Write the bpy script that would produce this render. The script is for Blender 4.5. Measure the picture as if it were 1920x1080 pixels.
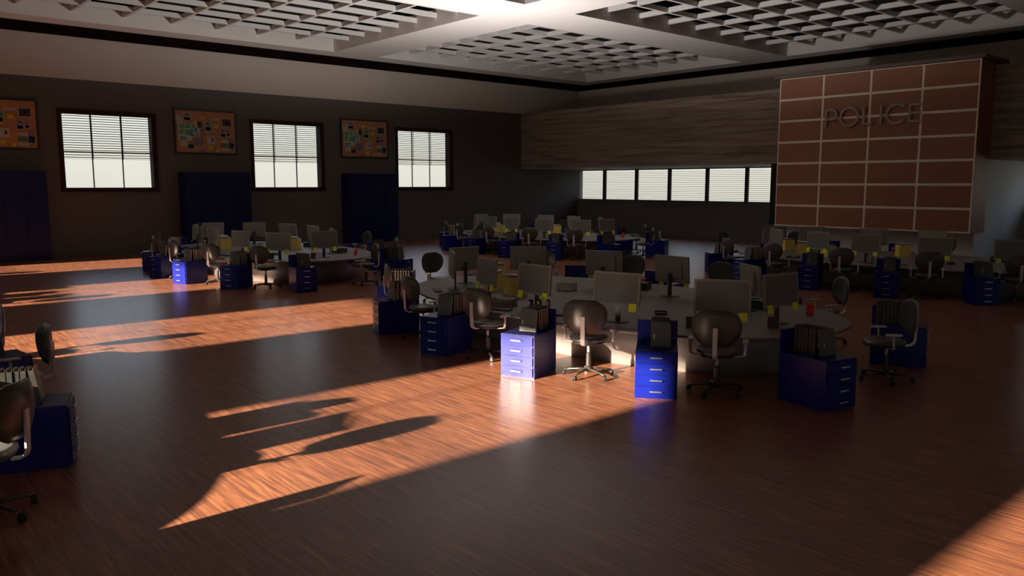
import bpy, bmesh, math, random
from mathutils import Vector, Matrix
random.seed(7)
for o in list(bpy.data.objects): bpy.data.objects.remove(o, do_unlink=True)
scene = bpy.context.scene
COL = scene.collection
R = math.radians
PI = math.pi

# ------------------------------------------------------------------ camera
cam_d = bpy.data.cameras.new('camera'); cam = bpy.data.objects.new('camera', cam_d); COL.objects.link(cam)
cam_d.sensor_width = 36.0; cam_d.lens = 28.24; cam_d.clip_start = 0.05; cam_d.clip_end = 300
cam.location = (0, 0, 2.6)
_y, _p = R(48.662), R(-7.354)
_f = Vector((math.cos(_y)*math.cos(_p), math.sin(_y)*math.cos(_p), math.sin(_p)))
cam.rotation_euler = _f.to_track_quat('-Z', 'Y').to_euler()
scene.camera = cam

# ------------------------------------------------------------------ world: evening sky, cream at the horizon, cooler above
w = bpy.data.worlds.new('sky'); scene.world = w; w.use_nodes = True
wn = w.node_tree; wn.nodes.clear()
tc = wn.nodes.new('ShaderNodeTexCoord'); sx = wn.nodes.new('ShaderNodeSeparateXYZ')
mr = wn.nodes.new('ShaderNodeMapRange'); mr.inputs[1].default_value = -0.05; mr.inputs[2].default_value = 0.8
cr = wn.nodes.new('ShaderNodeValToRGB')
cr.color_ramp.elements[0].position = 0.0; cr.color_ramp.elements[0].color = (0.78, 0.75, 0.64, 1)
cr.color_ramp.elements[1].position = 1.0; cr.color_ramp.elements[1].color = (1.2, 1.7, 2.6, 1)
e = cr.color_ramp.elements.new(0.10); e.color = (0.89, 0.87, 0.765, 1)
e = cr.color_ramp.elements.new(0.17); e.color = (0.98, 0.99, 0.93, 1)
e = cr.color_ramp.elements.new(0.45); e.color = (1.5, 1.9, 2.4, 1)
bg = wn.nodes.new('ShaderNodeBackground'); bg.inputs[1].default_value = 1.0
wo = wn.nodes.new('ShaderNodeOutputWorld')
wn.links.new(tc.outputs['Generated'], sx.inputs[0]); wn.links.new(sx.outputs[2], mr.inputs[0])
wn.links.new(mr.outputs[0], cr.inputs[0]); wn.links.new(cr.outputs[0], bg.inputs[0]); wn.links.new(bg.outputs[0], wo.inputs[0])

# ------------------------------------------------------------------ sun through the west windows (along +X, about 15 degrees high)
sd = bpy.data.lights.new('sun', 'SUN'); sun = bpy.data.objects.new('sun', sd); COL.objects.link(sun)
sd.energy = 40.0; sd.angle = R(0.9); sd.color = (1.0, 0.80, 0.62)
sun.rotation_euler = Vector((1, 0, -0.27)).to_track_quat('-Z', 'Y').to_euler(); sun.location = (-20, 9, 10)

# added upward spot that brightens the ceiling; bare, with no fitting in view
ld = bpy.data.lights.new('added_ceiling_spot', 'SPOT'); lamp = bpy.data.objects.new('added_ceiling_spot', ld); COL.objects.link(lamp)
ld.spot_size = R(163); ld.spot_blend = 0.3; ld.shadow_soft_size = 0.35; ld.energy = 2050; ld.color = (1.0, 0.97, 0.95)
lamp.location = (15.8, 18.9, 2.9); lamp.rotation_euler = (PI, 0, 0)

scene.view_settings.view_transform = 'Standard'; scene.view_settings.look = 'None'
scene.view_settings.gamma = 1; scene.view_settings.use_curve_mapping = False
scene.view_settings.exposure = 0.0

# ------------------------------------------------------------------ materials
def mat(name, col, rough=0.5, metal=0.0, spec=0.5, noise=None, bump=None, emit=None):
    m = bpy.data.materials.new(name); m.use_nodes = True; nt = m.node_tree
    b = nt.nodes['Principled BSDF']
    b.inputs['Base Color'].default_value = (*col, 1); b.inputs['Roughness'].default_value = rough
    b.inputs['Metallic'].default_value = metal; b.inputs['Specular IOR Level'].default_value = spec
    if noise:
        sc, amt = noise
        t = nt.nodes.new('ShaderNodeTexCoord'); n = nt.nodes.new('ShaderNodeTexNoise'); n.inputs['Scale'].default_value = sc
        n.inputs['Detail'].default_value = 4
        r = nt.nodes.new('ShaderNodeValToRGB')
        r.color_ramp.elements[0].color = (*[c*(1-amt) for c in col], 1); r.color_ramp.elements[1].color = (*[min(1, c*(1+amt)) for c in col], 1)
        nt.links.new(t.outputs['Object'], n.inputs['Vector']); nt.links.new(n.outputs['Fac'], r.inputs[0]); nt.links.new(r.outputs[0], b.inputs['Base Color'])
    return m
def wood(name, c1, c2, scale, rough, spec=0.5, bump=0.0, detail=6, c3=None, coat=0):
    m = bpy.data.materials.new(name); m.use_nodes = True; nt = m.node_tree; b = nt.nodes['Principled BSDF']
    b.inputs['Roughness'].default_value = rough; b.inputs['Specular IOR Level'].default_value = spec
    t = nt.nodes.new('ShaderNodeTexCoord'); mp = nt.nodes.new('ShaderNodeMapping'); mp.inputs['Scale'].default_value = scale
    n = nt.nodes.new('ShaderNodeTexNoise'); n.inputs['Scale'].default_value = 1.0; n.inputs['Detail'].default_value = detail; n.inputs['Roughness'].default_value = 0.62
    n.inputs['Distortion'].default_value = 0.35
    r = nt.nodes.new('ShaderNodeValToRGB'); r.color_ramp.elements[0].position = 0.33; r.color_ramp.elements[1].position = 0.68
    r.color_ramp.elements[0].color = (*c1, 1); r.color_ramp.elements[1].color = (*c2, 1)
    if c3: e = r.color_ramp.elements.new(0.5); e.color = (*c3, 1)
    nt.links.new(t.outputs['Object'], mp.inputs[0]); nt.links.new(mp.outputs[0], n.inputs['Vector']); nt.links.new(n.outputs['Fac'], r.inputs[0])
    nt.links.new(r.outputs[0], b.inputs['Base Color'])
    if bump:
        bp = nt.nodes.new('ShaderNodeBump'); bp.inputs['Strength'].default_value = bump; bp.inputs['Distance'].default_value = 0.01
        nt.links.new(n.outputs['Fac'], bp.inputs['Height']); nt.links.new(bp.outputs[0], b.inputs['Normal'])
    return m
M = {}
M['floor'] = wood('dark_wood_floor', (0.135, 0.056, 0.039), (0.46, 0.192, 0.086), (30.0, 1.5, 1.0), 0.28, 0.55, 0.03, 8, (0.265, 0.103, 0.054))
M['wall_dark'] = mat('dark_taupe_paint', (0.105, 0.085, 0.076), 0.75, noise=(0.6, 0.06))
M['wall_light'] = mat('pale_upper_paint', (0.52, 0.44, 0.37), 0.8, noise=(0.5, 0.05))
M['wall_grey'] = mat('grey_lower_paint', (0.19, 0.17, 0.165), 0.7, noise=(0.5, 0.05))
M['wall_cool'] = mat('pale_grey_paint', (0.66, 0.68, 0.67), 0.7)
M['ceil'] = mat('white_ceiling_paint', (0.74, 0.68, 0.64), 0.7)
M['grille'] = mat('white_grille_paint', (0.70, 0.66, 0.63), 0.6)
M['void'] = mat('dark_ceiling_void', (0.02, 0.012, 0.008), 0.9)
M['cornice'] = wood('dark_brown_cornice', (0.005, 0.0022, 0.0018), (0.010, 0.004, 0.003), (1, 1, 30), 0.8, 0.05)
M['frame'] = wood('red_brown_window_wood', (0.022, 0.008, 0.005), (0.055, 0.018, 0.010), (4, 4, 30), 0.75, 0.15)
M['muntin'] = mat('dark_brown_bar', (0.035, 0.018, 0.012), 0.5)
M['slat'] = mat('brown_blind_slat', (0.07, 0.04, 0.03), 0.7, 0, 0.2)
M['slat_grey'] = mat('grey_blind_slat', (0.30, 0.27, 0.25), 0.5)
M['mezz'] = wood('grey_brown_cladding', (0.12, 0.085, 0.060), (0.36, 0.27, 0.20), (1.0, 0.35, 7.0), 0.6, 0.3, 0.3, 8, (0.27, 0.20, 0.15))
M['under'] = mat('grey_soffit_paint', (0.30, 0.29, 0.28), 0.6)
M['brick'] = mat('terracotta_tile', (0.32, 0.118, 0.052), 0.55, noise=(0.8, 0.10))
M['grout'] = mat('cream_grout', (0.90, 0.78, 0.62), 0.7)
M['cap'] = mat('brown_cap_board', (0.12, 0.085, 0.07), 0.6)
M['black'] = mat('black_backing', (0.006, 0.005, 0.005), 0.8)
M['letter'] = mat('dark_bronze_letter', (0.34, 0.28, 0.21), 0.5, 0.0)
M['blue'] = mat('blue_enamel_steel', (0.003, 0.006, 0.17), 0.30, 0.0, 0.5)
M['blue_dr'] = mat('blue_enamel_drawer', (0.003, 0.009, 0.17), 0.30, 0.0, 0.36)
M['navy'] = mat('navy_locker_steel', (0.002, 0.003, 0.055), 0.32, 0.0, 0.4)
M['navy_vent'] = mat('locker_slot_dark', (0.004, 0.004, 0.02), 0.6)
M['chrome'] = mat('brushed_pull', (0.72, 0.70, 0.68), 0.25, 0.9)
M['desk'] = mat('grey_desk_laminate', (0.235, 0.215, 0.21), 0.5, noise=(3, 0.03))
M['drum'] = mat('pale_desk_plinth', (0.30, 0.27, 0.26), 0.45)
M['shell'] = mat('charcoal_chair_shell', (0.075, 0.068, 0.060), 0.32, 0.25)
M['seat'] = mat('charcoal_seat_pad', (0.095, 0.097, 0.10), 0.30)
M['pale'] = mat('pale_chair_metal', (0.62, 0.56, 0.53), 0.38, 0.35)
M['base'] = mat('dark_chair_base', (0.080, 0.076, 0.066), 0.25, 0.5)
M['caster'] = mat('black_caster', (0.02, 0.02, 0.02), 0.4)
M['mon'] = mat('grey_monitor_shell', (0.31, 0.285, 0.24), 0.42)
M['scr'] = mat('dull_grey_screen', (0.165, 0.16, 0.142), 0.4)
M['stand'] = mat('dark_monitor_stand', (0.055, 0.055, 0.052), 0.4)
M['sticky'] = mat('lime_yellow_note', (0.90, 0.97, 0.04), 0.7)
M['cover'] = mat('black_binder_cover', (0.062, 0.062, 0.054), 0.36)
M['tab'] = mat('white_binder_pull', (0.85, 0.83, 0.78), 0.5)
def pages_mat(name, c1, c2, sc, axis):
    m = bpy.data.materials.new(name); m.use_nodes = True; nt = m.node_tree; b = nt.nodes['Principled BSDF']; b.inputs['Roughness'].default_value = 0.8
    t = nt.nodes.new('ShaderNodeTexCoord'); s = nt.nodes.new('ShaderNodeSeparateXYZ')
    mu = nt.nodes.new('ShaderNodeMath'); mu.operation = 'MULTIPLY'; mu.inputs[1].default_value = sc
    fr = nt.nodes.new('ShaderNodeMath'); fr.operation = 'FRACT'
    gt = nt.nodes.new('ShaderNodeMath'); gt.operation = 'GREATER_THAN'; gt.inputs[1].default_value = 0.3
    mx = nt.nodes.new('ShaderNodeMix'); mx.data_type = 'RGBA'; mx.inputs[6].default_value = (*c1, 1); mx.inputs[7].default_value = (*c2, 1)
    nt.links.new(t.outputs['Object'], s.inputs[0]); nt.links.new(s.outputs[axis], mu.inputs[0]); nt.links.new(mu.outputs[0], fr.inputs[0])
    nt.links.new(fr.outputs[0], gt.inputs[0]); nt.links.new(gt.outputs[0], mx.inputs[0]); nt.links.new(mx.outputs[2], b.inputs['Base Color'])
    return m
M['pages'] = pages_mat('banded_paper', (0.10, 0.07, 0.05), (0.72, 0.60, 0.48), 24, 2)
M['paper'] = mat('white_paper', (0.75, 0.73, 0.70), 0.8)
M['ringpaper'] = pages_mat('ringed_paper_edge', (0.03, 0.03, 0.03), (0.55, 0.53, 0.50), 26, 1)
M['yellow'] = mat('yellow_card', (0.88, 0.66, 0.15), 0.6, noise=(5, 0.05))
M['folder'] = mat('grey_folder', (0.30, 0.31, 0.31), 0.5)
M['dkbook'] = mat('dark_book_cloth', (0.055, 0.045, 0.045), 0.5)
M['dkred'] = mat('dark_red_cloth', (0.22, 0.02, 0.02), 0.5)
M['dkgreen'] = mat('dark_green_cloth', (0.035, 0.065, 0.045), 0.5)
M['red'] = mat('red_plastic', (0.75, 0.02, 0.02), 0.35)
M['kbd'] = mat('dark_keyboard_plastic', (0.05, 0.052, 0.05), 0.5)
M['keys'] = mat('grey_key_caps', (0.11, 0.11, 0.105), 0.5)
M['white'] = mat('white_plastic', (0.8, 0.8, 0.8), 0.4)
M['cork'] = mat('cork_orange', (0.42, 0.18, 0.075), 0.8, noise=(1.4, 0.18))
M['bframe'] = mat('black_board_frame', (0.012, 0.012, 0.010), 0.5)
def flat(name, col): M[name] = mat(name, tuple(c*0.72 for c in col), 0.75)
flat('map_green', (0.16, 0.42, 0.22)); flat('map_cream', (0.62, 0.60, 0.42)); flat('map_blue', (0.10, 0.32, 0.42))
flat('note_yellow', (0.78, 0.55, 0.05)); flat('note_lilac', (0.30, 0.14, 0.38)); flat('photo_dark', (0.05, 0.035, 0.055)); flat('photo_grey', (0.30, 0.28, 0.33))
flat('skin_print', (0.62, 0.26, 0.16)); flat('hair_print', (0.035, 0.015, 0.02)); flat('note_white', (0.55, 0.50, 0.44)); flat('string_red', (0.45, 0.05, 0.03)); flat('road_mauve', (0.26, 0.18, 0.20)); flat('print_green', (0.06, 0.22, 0.08))
g = bpy.data.materials.new('window_glass'); g.use_nodes = True; nt = g.node_tree; nt.nodes.clear()
tr = nt.nodes.new('ShaderNodeBsdfTransparent'); gl = nt.nodes.new('ShaderNodeBsdfGlossy'); gl.inputs['Roughness'].default_value = 0.02
fz = nt.nodes.new('ShaderNodeFresnel'); fz.inputs[0].default_value = 1.3; ms = nt.nodes.new('ShaderNodeMixShader'); oo = nt.nodes.new('ShaderNodeOutputMaterial')
tr.inputs[0].default_value = (0.97, 0.98, 0.98, 1)
nt.links.new(fz.outputs[0], ms.inputs[0]); nt.links.new(tr.outputs[0], ms.inputs[1]); nt.links.new(gl.outputs[0], ms.inputs[2]); nt.links.new(ms.outputs[0], oo.inputs[0])
M['glass'] = g

# ------------------------------------------------------------------ mesh building
class MB:
    def __init__(s): s.v = []; s.f = []; s.mi = []; s.sm = []
    def add(s, v, f, mi=0, smooth=False, mtx=None):
        o = len(s.v)
        for p in v: s.v.append(tuple(mtx @ Vector(p)) if mtx is not None else tuple(p))
        for q in f: s.f.append([i+o for i in q]); s.mi.append(mi); s.sm.append(smooth)
        return s
    def box(s, x0, x1, y0, y1, z0, z1, mi=0, mtx=None):
        v = [(x0,y0,z0),(x1,y0,z0),(x1,y1,z0),(x0,y1,z0),(x0,y0,z1),(x1,y0,z1),(x1,y1,z1),(x0,y1,z1)]
        return s.add(v, [(0,3,2,1),(4,5,6,7),(0,1,5,4),(1,2,6,5),(2,3,7,6),(3,0,4,7)], mi, False, mtx)
    def prism(s, poly, z0, z1, mi=0, mtx=None, smooth=False):      # poly: ccw (x,y)
        n = len(poly); v = [(x,y,z0) for x,y in poly] + [(x,y,z1) for x,y in poly]
        s.add(v, [list(range(n))[::-1], list(range(n,2*n))], mi, False, mtx)
        return s.add(v, [(i,(i+1)%n,n+(i+1)%n,n+i) for i in range(n)], mi, smooth, mtx)
    def lathe(s, prof, n=20, mi=0, mtx=None, smooth=True):          # prof: (r,z) upward
        v = []; f = []
        for r, z in prof:
            for k in range(n): a = 2*PI*k/n; v.append((r*math.cos(a), r*math.sin(a), z))
        for j in range(len(prof)-1):
            for k in range(n): f.append((j*n+k, j*n+(k+1)%n, (j+1)*n+(k+1)%n, (j+1)*n+k))
        s.add(v, f, mi, smooth, mtx)
        m = len(prof)-1
        return s.add(v, [list(range(n))[::-1], [m*n+k for k in range(n)]], mi, False, mtx)
    def tube(s, pts, rad, n=10, mi=0, mtx=None):
        v = []; f = []; P = [Vector(p) for p in pts]
        for i, p in enumerate(P):
            d = (P[min(i+1,len(P)-1)] - P[max(i-1,0)]).normalized()
            up = Vector((0,0,1)) if abs(d.z) < 0.9 else Vector((1,0,0))
            a = d.cross(up).normalized(); b = a.cross(d)
            r = rad[i] if isinstance(rad, (list,tuple)) else rad
            ra, rb = r if isinstance(r, tuple) else (r, r)
            for k in range(n): t = 2*PI*k/n; v.append(tuple(p + a*ra*math.cos(t) + b*rb*math.sin(t)))
        for j in range(len(P)-1):
            for k in range(n): f.append((j*n+k, j*n+(k+1)%n, (j+1)*n+(k+1)%n, (j+1)*n+k))
        m = len(P)-1
        s.add(v, f, mi, True, mtx)
        return s.add(v, [list(range(n))[::-1], [m*n+k for k in range(n)]], mi, False, mtx)
    def mesh(s, name, mats, bevel=0):
        me = bpy.data.meshes.new(name); me.from_pydata(s.v, [], s.f)
        for m in mats: me.materials.append(m)
        for p, mi, sm in zip(me.polygons, s.mi, s.sm): p.material_index = mi; p.use_smooth = sm
        bm = bmesh.new(); bm.from_mesh(me); bmesh.ops.remove_doubles(bm, verts=bm.verts, dist=1e-5)
        if bevel: bmesh.ops.bevel(bm, geom=[e for e in bm.edges if len(e.link_faces)==2 and e.calc_face_angle(0) > 0.6], offset=bevel, segments=2, affect='EDGES', clamp_overlap=True)
        bmesh.ops.recalc_face_normals(bm, faces=bm.faces); bm.to_mesh(me); bm.free(); me.update()
        return me
def link(name, me, parent=None, **kw):
    o = bpy.data.objects.new(name, me); COL.objects.link(o)
    if parent is not None: o.parent = parent
    for k, v in kw.items(): o[k] = v
    return o
def part(name, mb, mats, parent=None, bevel=0, **kw):
    if not isinstance(mats, (list, tuple)): mats = [mats]
    return link(name, mb.mesh(name, mats, bevel), parent, **kw)
def empty(name, loc=(0,0,0), rz=0, **kw):
    o = link(name, None, None, **kw); o.empty_display_size = 0.1; o.location = loc; o.rotation_euler = (0,0,rz); return o
def copy_tree(o, parent=None):
    c = o.copy(); COL.objects.link(c)
    if parent is not None: c.parent = parent
    for ch in list(o.children): copy_tree(ch, c)
    return c
def struct(name, mb, mats, bevel=0, parent=None): return part(name, mb, mats, parent, bevel, kind='structure')

# ------------------------------------------------------------------ the room
XW, XE, YN, YS = -9.2, 33.16, 32.04, -14.0
ZC = 8.0
struct('floor', MB().box(XW-0.4, XE+0.4, YS-0.4, YN+0.4, -0.2, 0), M['floor'])

# north wall with windows at x = 7.08 + 7k
NX = [(7.08+7*k-0.0, 10.15+7*k) for k in (-2,-1,0,1,2)]
WZ0, WZ1 = 2.45, 5.12
def wall_holes(name, spans, a0, a1, place, mats):
    mb = MB(); cur = a0
    def B(u0,u1,z0,z1,mi): place(mb,u0,u1,z0,z1,mi)
    for s0, s1 in spans:
        B(cur, s0, 0, 6.28, 0); B(s0, s1, 0, WZ0, 0); B(s0, s1, WZ1, 6.28, 0); cur = s1
    B(cur, a1, 0, 6.28, 0); B(a0, a1, 6.28, 8.57, 1)
    return struct(name, mb, mats)
wall_holes('wall_north', NX, XW-0.4, XE+0.4, lambda mb,u0,u1,z0,z1,mi: mb.box(u0,u1,YN,YN+0.4,z0,z1,mi), [M['wall_dark'], M['wall_light']])
WY = [(5.93+7*k, 9.0+7*k) for k in (-2,-1,0,1,2,3)]
wall_holes('wall_west', WY, YS-0.4, YN, lambda mb,u0,u1,z0,z1,mi: mb.box(XW-0.4,XW,u0,u1,z0,z1,mi), [M['wall_dark'], M['wall_light']])
wall_holes('wall_south', [(7.08+7*k, 10.04+7*k) for k in (-2,-1,0,1,2)], XW, XE+0.4, lambda mb,u0,u1,z0,z1,mi: mb.box(u0,u1,YS-0.4,YS,z0,z1,mi), [M['wall_dark'], M['wall_light']])
# east wall: continuous strip of windows under the overhang
SY0, SY1, SZ0, SZ1 = 16.6, YN, 1.76, 3.38
TY0, TY1 = -4.0, 9.60
mb = MB()
for a, b_ in ((YS, TY0), (TY1, SY0)): mb.box(XE, XE+0.45, a, b_, 0, 6.28, 0)
for a, b_ in ((TY0, TY1), (SY0, SY1+0.4)):
    mb.box(XE, XE+0.45, a, b_, 0, SZ0, 0); mb.box(XE, XE+0.45, a, b_, SZ1, 6.28, 0)
mb.box(XE, XE+0.45, YS, YN+0.4, 6.28, 8.57, 2)
struct('wall_east', mb, [M['wall_grey'], M['wall_cool'], M['wall_light']])

# windows -------------------------------------------------
wcount = [0]
def window(mtx, width, visible=True):
    """local: x along the wall 0..width, y outward (0 = room face of the wall), z up"""
    wcount[0] += 1; n = wcount[0]
    root = empty('window_%d' % n, kind='structure'); root.matrix_world = mtx
    mb = MB(); t = 0.12
    mb.box(-t, 0, -0.05, 0.0, WZ0-t, WZ1+t); mb.box(width, width+t, -0.05, 0.0, WZ0-t, WZ1+t)
    mb.box(0, width, -0.05, 0.0, WZ1, WZ1+t); mb.box(-t-0.02, width+t+0.02, -0.08, 0.0, WZ0-t, WZ0)
    # reveal lining with a stepped moulding
    mb.box(0, 0.03, 0.0, 0.38, WZ0, WZ1); mb.box(width-0.03, width, 0.0, 0.38, WZ0, WZ1)
    mb.box(0.03, width-0.03, 0.0, 0.38, WZ1-0.03, WZ1); mb.box(0.03, width-0.03, 0.0, 0.38, WZ0, WZ0+0.03)
    part('window_frame', mb, M['frame'], root)
    mb = MB()
    for k in (1, 2): x = width*k/3; mb.box(x-0.018, x+0.018, 0.31, 0.35, WZ0+0.03, WZ1-0.03)
    mb.box(0.03, width-0.03, 0.265, 0.385, 3.758, 3.784)
    part('glazing_bars', mb, M['muntin'], root)
    part('glass', MB().box(0.03, width-0.03, 0.325, 0.333, WZ0+0.03, WZ1-0.03), M['glass'], root)
    mb = MB(); z = 3.56
    while z < WZ1-0.06:
        a = R(-20); dy, dz = 0.026*math.cos(a), 0.026*math.sin(a)
        mb.add([(0.04,0.24-dy,z+dz),(width-0.04,0.24-dy,z+dz),(width-0.04,0.24+dy,z-dz),(0.04,0.24+dy,z-dz),
                (0.04,0.24-dy,z+dz+0.012),(width-0.04,0.24-dy,z+dz+0.012),(width-0.04,0.24+dy,z-dz+0.012),(0.04,0.24+dy,z-dz+0.012)],
               [(0,3,2,1),(4,5,6,7),(0,1,5,4),(1,2,6,5),(2,3,7,6),(3,0,4,7)])
        z += 0.086
    mb.box(0.05, width-0.05, 0.232, 0.248, 3.505, 3.512)
    for k in (1, 2): x = width*k/3; mb.box(x-0.012, x+0.012, 0.212, 0.216, 3.51, WZ1-0.03)
    part('window_blind', mb, M['slat'], root)
    return root
for s0, s1 in NX: window(Matrix.Translation((s0, YN, 0)), s1-s0)
for s0, s1 in WY: window(Matrix.Translation((XW, s0, 0)) @ Matrix.Rotation(R(90), 4, 'Z'), s1-s0)
for k in (-2,-1,0,1,2):
    window(Matrix.Translation((10.04+7*k, YS, 0)) @ Matrix.Rotation(R(180), 4, 'Z'), 2.96)
# strip windows: six panes, deep mullions
def strip_window(y0, y1):
    wcount[0] += 1
    root = empty('window_%d' % wcount[0], kind='structure'); root.location = (XE, 0, 0)
    mb = MB()
    mb.box(0, 0.45, y0, y1, SZ0, SZ0+0.03); mb.box(0, 0.45, y0, y1, SZ1-0.03, SZ1)
    mb.box(-0.03, 0, y0, y1, SZ0-0.07, SZ0+0.01)
    part('window_frame', mb, M['wall_grey'], root)
    part('glass', MB().box(0.165, 0.172, y0, y1, SZ0+0.03, SZ1-0.03), M['glass'], root)
    mb = MB(); z = SZ0+0.09
    while z < SZ1-0.06:
        mb.box(0.10, 0.132, y0+0.02, y1-0.02, z, z+0.016); z += 0.092
    part('window_blind', mb, M['slat_grey'], root)
    return root
edges = [32.04, 30.12, 27.86, 25.70, 23.42, 21.22, 19.0, 16.75]
mb = MB()
for y in edges[1:-1]: mb.box(XE-0.02, XE+0.16, y-0.12, y, SZ0, SZ1)
struct('trim_1', mb, M['frame'])
for a, b_ in zip(edges[:-1], edges[1:]): strip_window(b_ + 0.0, a - (0.12 if a < 32 else 0))
for k in range(5): strip_window(TY0 + k*2.72 + 0.12, TY0 + (k+1)*2.72 - 0.12)
mb = MB()
for k in range(6): mb.box(XE-0.02, XE+0.40, TY0+k*2.72-0.12, TY0+k*2.72+0.12, SZ0, SZ1)
struct('trim_2', mb, M['frame'])
# overhanging upper storey clad in grey-brown boards
WX = 28.82
struct('wall_overhang', MB().box(WX, WX+0.12, YS, YN, 3.46, 6.28), M['mezz'])
mb = MB(); mb.box(WX, XE, YS, YN, 3.40, 3.46); mb.box(WX+0.12, XE, YS, YN, 6.20, 6.28)
struct('trim_4', mb, M['under'])

# pillar behind the sign wall
mb = MB(); mb.box(28.3, XE, 9.62, 16.2, 0, 3.40)
struct('wall_pillar', mb, M['wall_cool'])

# ceiling ------------------------------------------------
CX = [(16.94-15.04*2+2.14, 16.94-15.04), (16.94-12.90, 16.94), (19.08, 31.98)]
CY = [(-6.7, 2.8-5.8+0.0), (9.18-11.67, 18.66-11.67), (9.16, 18.66), (20.85, 30.35)]
CX = [(-11.0+0.0, 1.90), (4.04, 16.94), (19.08, 31.98)]
CY = [(-14.2, -4.7), (-2.51, 6.99), (9.16, 18.66), (20.85, 30.35)]
mb = MB(); H0, H1 = ZC, 8.57
cx = XW-0.4
ys = [YS-0.4] + [c for s in CY for c in s] + [YN]
for i in range(0, len(CY)+1):
    a = YS-0.4 if i == 0 else CY[i-1][1]; b_ = YN if i == len(CY) else CY[i][0]
    if b_ > a: mb.box(XW-0.4, XE, a, b_, H0, H1)
for (a, b_) in CY:
    prev = XW-0.4
    for (c, d) in CX:
        if c > prev: mb.box(prev, c, a, b_, H0, H1)
        prev = max(prev, d)
    mb.box(prev, XE, a, b_, H0, H1)
struct('ceiling', mb, M['ceil'])
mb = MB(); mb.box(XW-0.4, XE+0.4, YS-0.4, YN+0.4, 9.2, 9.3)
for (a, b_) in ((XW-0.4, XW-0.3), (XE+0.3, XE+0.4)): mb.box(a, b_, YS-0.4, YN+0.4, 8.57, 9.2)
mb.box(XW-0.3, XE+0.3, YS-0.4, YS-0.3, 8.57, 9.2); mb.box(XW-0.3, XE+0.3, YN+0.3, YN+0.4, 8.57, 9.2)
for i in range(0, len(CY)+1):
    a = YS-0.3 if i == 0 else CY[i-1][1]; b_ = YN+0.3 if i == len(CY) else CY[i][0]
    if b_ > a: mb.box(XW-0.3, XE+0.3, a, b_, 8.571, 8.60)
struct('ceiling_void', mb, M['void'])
tn = 5
for (c, d) in CX:
    for (a, b_) in CY:
        mb = MB(); c2 = max(c, XW); a2 = max(a, YS)
        for k in range(1, 8):
            x = c + (d-c)*k/8
            if x > XW: mb.box(x-0.05, x+0.05, a2, b_, 8.29, 8.45)
            y = a + (b_-a)*k/8
            if y > YS: mb.box(c2, d, y-0.05, y+0.05, 8.292, 8.448)
        struct('trim_%d' % tn, mb, M['grille']); tn += 1
# cornice
mb = MB()
prof = [(0, 0), (0.10, 0), (0.14, 0.05), (0.42, 0.11), (0.50, 0.17), (0.62, 0.19), (0.62, 0.26), (0, 0.26)]
def sweep_x(x0, x1, y, sgn):
    n = len(prof); v = [(x0, y+sgn*p, 7.74+q) for p, q in prof] + [(x1, y+sgn*p, 7.74+q) for p, q in prof]
    mb.add(v, [(i,(i+1)%n,n+(i+1)%n,n+i) for i in range(n)] + [list(range(n)), list(range(n,2*n))])
def sweep_y(y0, y1, x, sgn, k=0.4):
    n = len(prof); v = [(x+sgn*p*k, y0, 7.74+q) for p, q in prof] + [(x+sgn*p*k, y1, 7.74+q) for p, q in prof]
    mb.add(v, [(i,(i+1)%n,n+(i+1)%n,n+i) for i in range(n)] + [list(range(n)), list(range(n,2*n))])
sweep_x(XW, XE, YN, -1); sweep_x(XW, XE, YS, 1); sweep_y(YS, YN, XE, -1); sweep_y(YS, YN, XW, 1, 1)
struct('trim_%d' % tn, mb, M['cornice'])

# ------------------------------------------------------------------ sign wall
sg = empty('sign_panel', (27.5, 9.48, 0), label='large terracotta tiled sign panel with cream joints hanging in front of grey-brown boards', category='sign panel')
mb = MB()                                    # tiles inset between cream joints
W_, Z0_, Z1_ = 6.78, 1.06, 6.43
for r in range(7):
    for c in range(4):
        a = c*W_/4; z = Z0_ + r*(Z1_-Z0_)/7
        ya = a + (0.035 if c else 0.04); yb = a + W_/4 - (0.035 if c < 3 else 0.04)
        mb.box(-0.004, 0.02, ya, yb, z+(0.04 if r else 0.05), z+(Z1_-Z0_)/7-(0.04 if r < 6 else 0.03))
part('tile_field', mb, M['brick'], sg)
part('joint_grid', MB().box(0, 0.05, 0, W_, Z0_, Z1_), M['grout'], sg)
mb = MB(); mb.box(0.05, 1.31, 0.02, W_-0.02, Z0_+0.01, Z1_)
part('side_return', mb, M['brick'], sg)
mb = MB(); mb.box(0.55, 0.80, 0.1, 7.35, Z0_-0.0, 3.39)
part('backing_board', mb, M['black'], sg)
part('cap_board', MB().box(-0.2, 1.9, -0.17, W_+0.13, Z1_+0.001, Z1_+0.11), M['cap'], sg)
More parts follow.
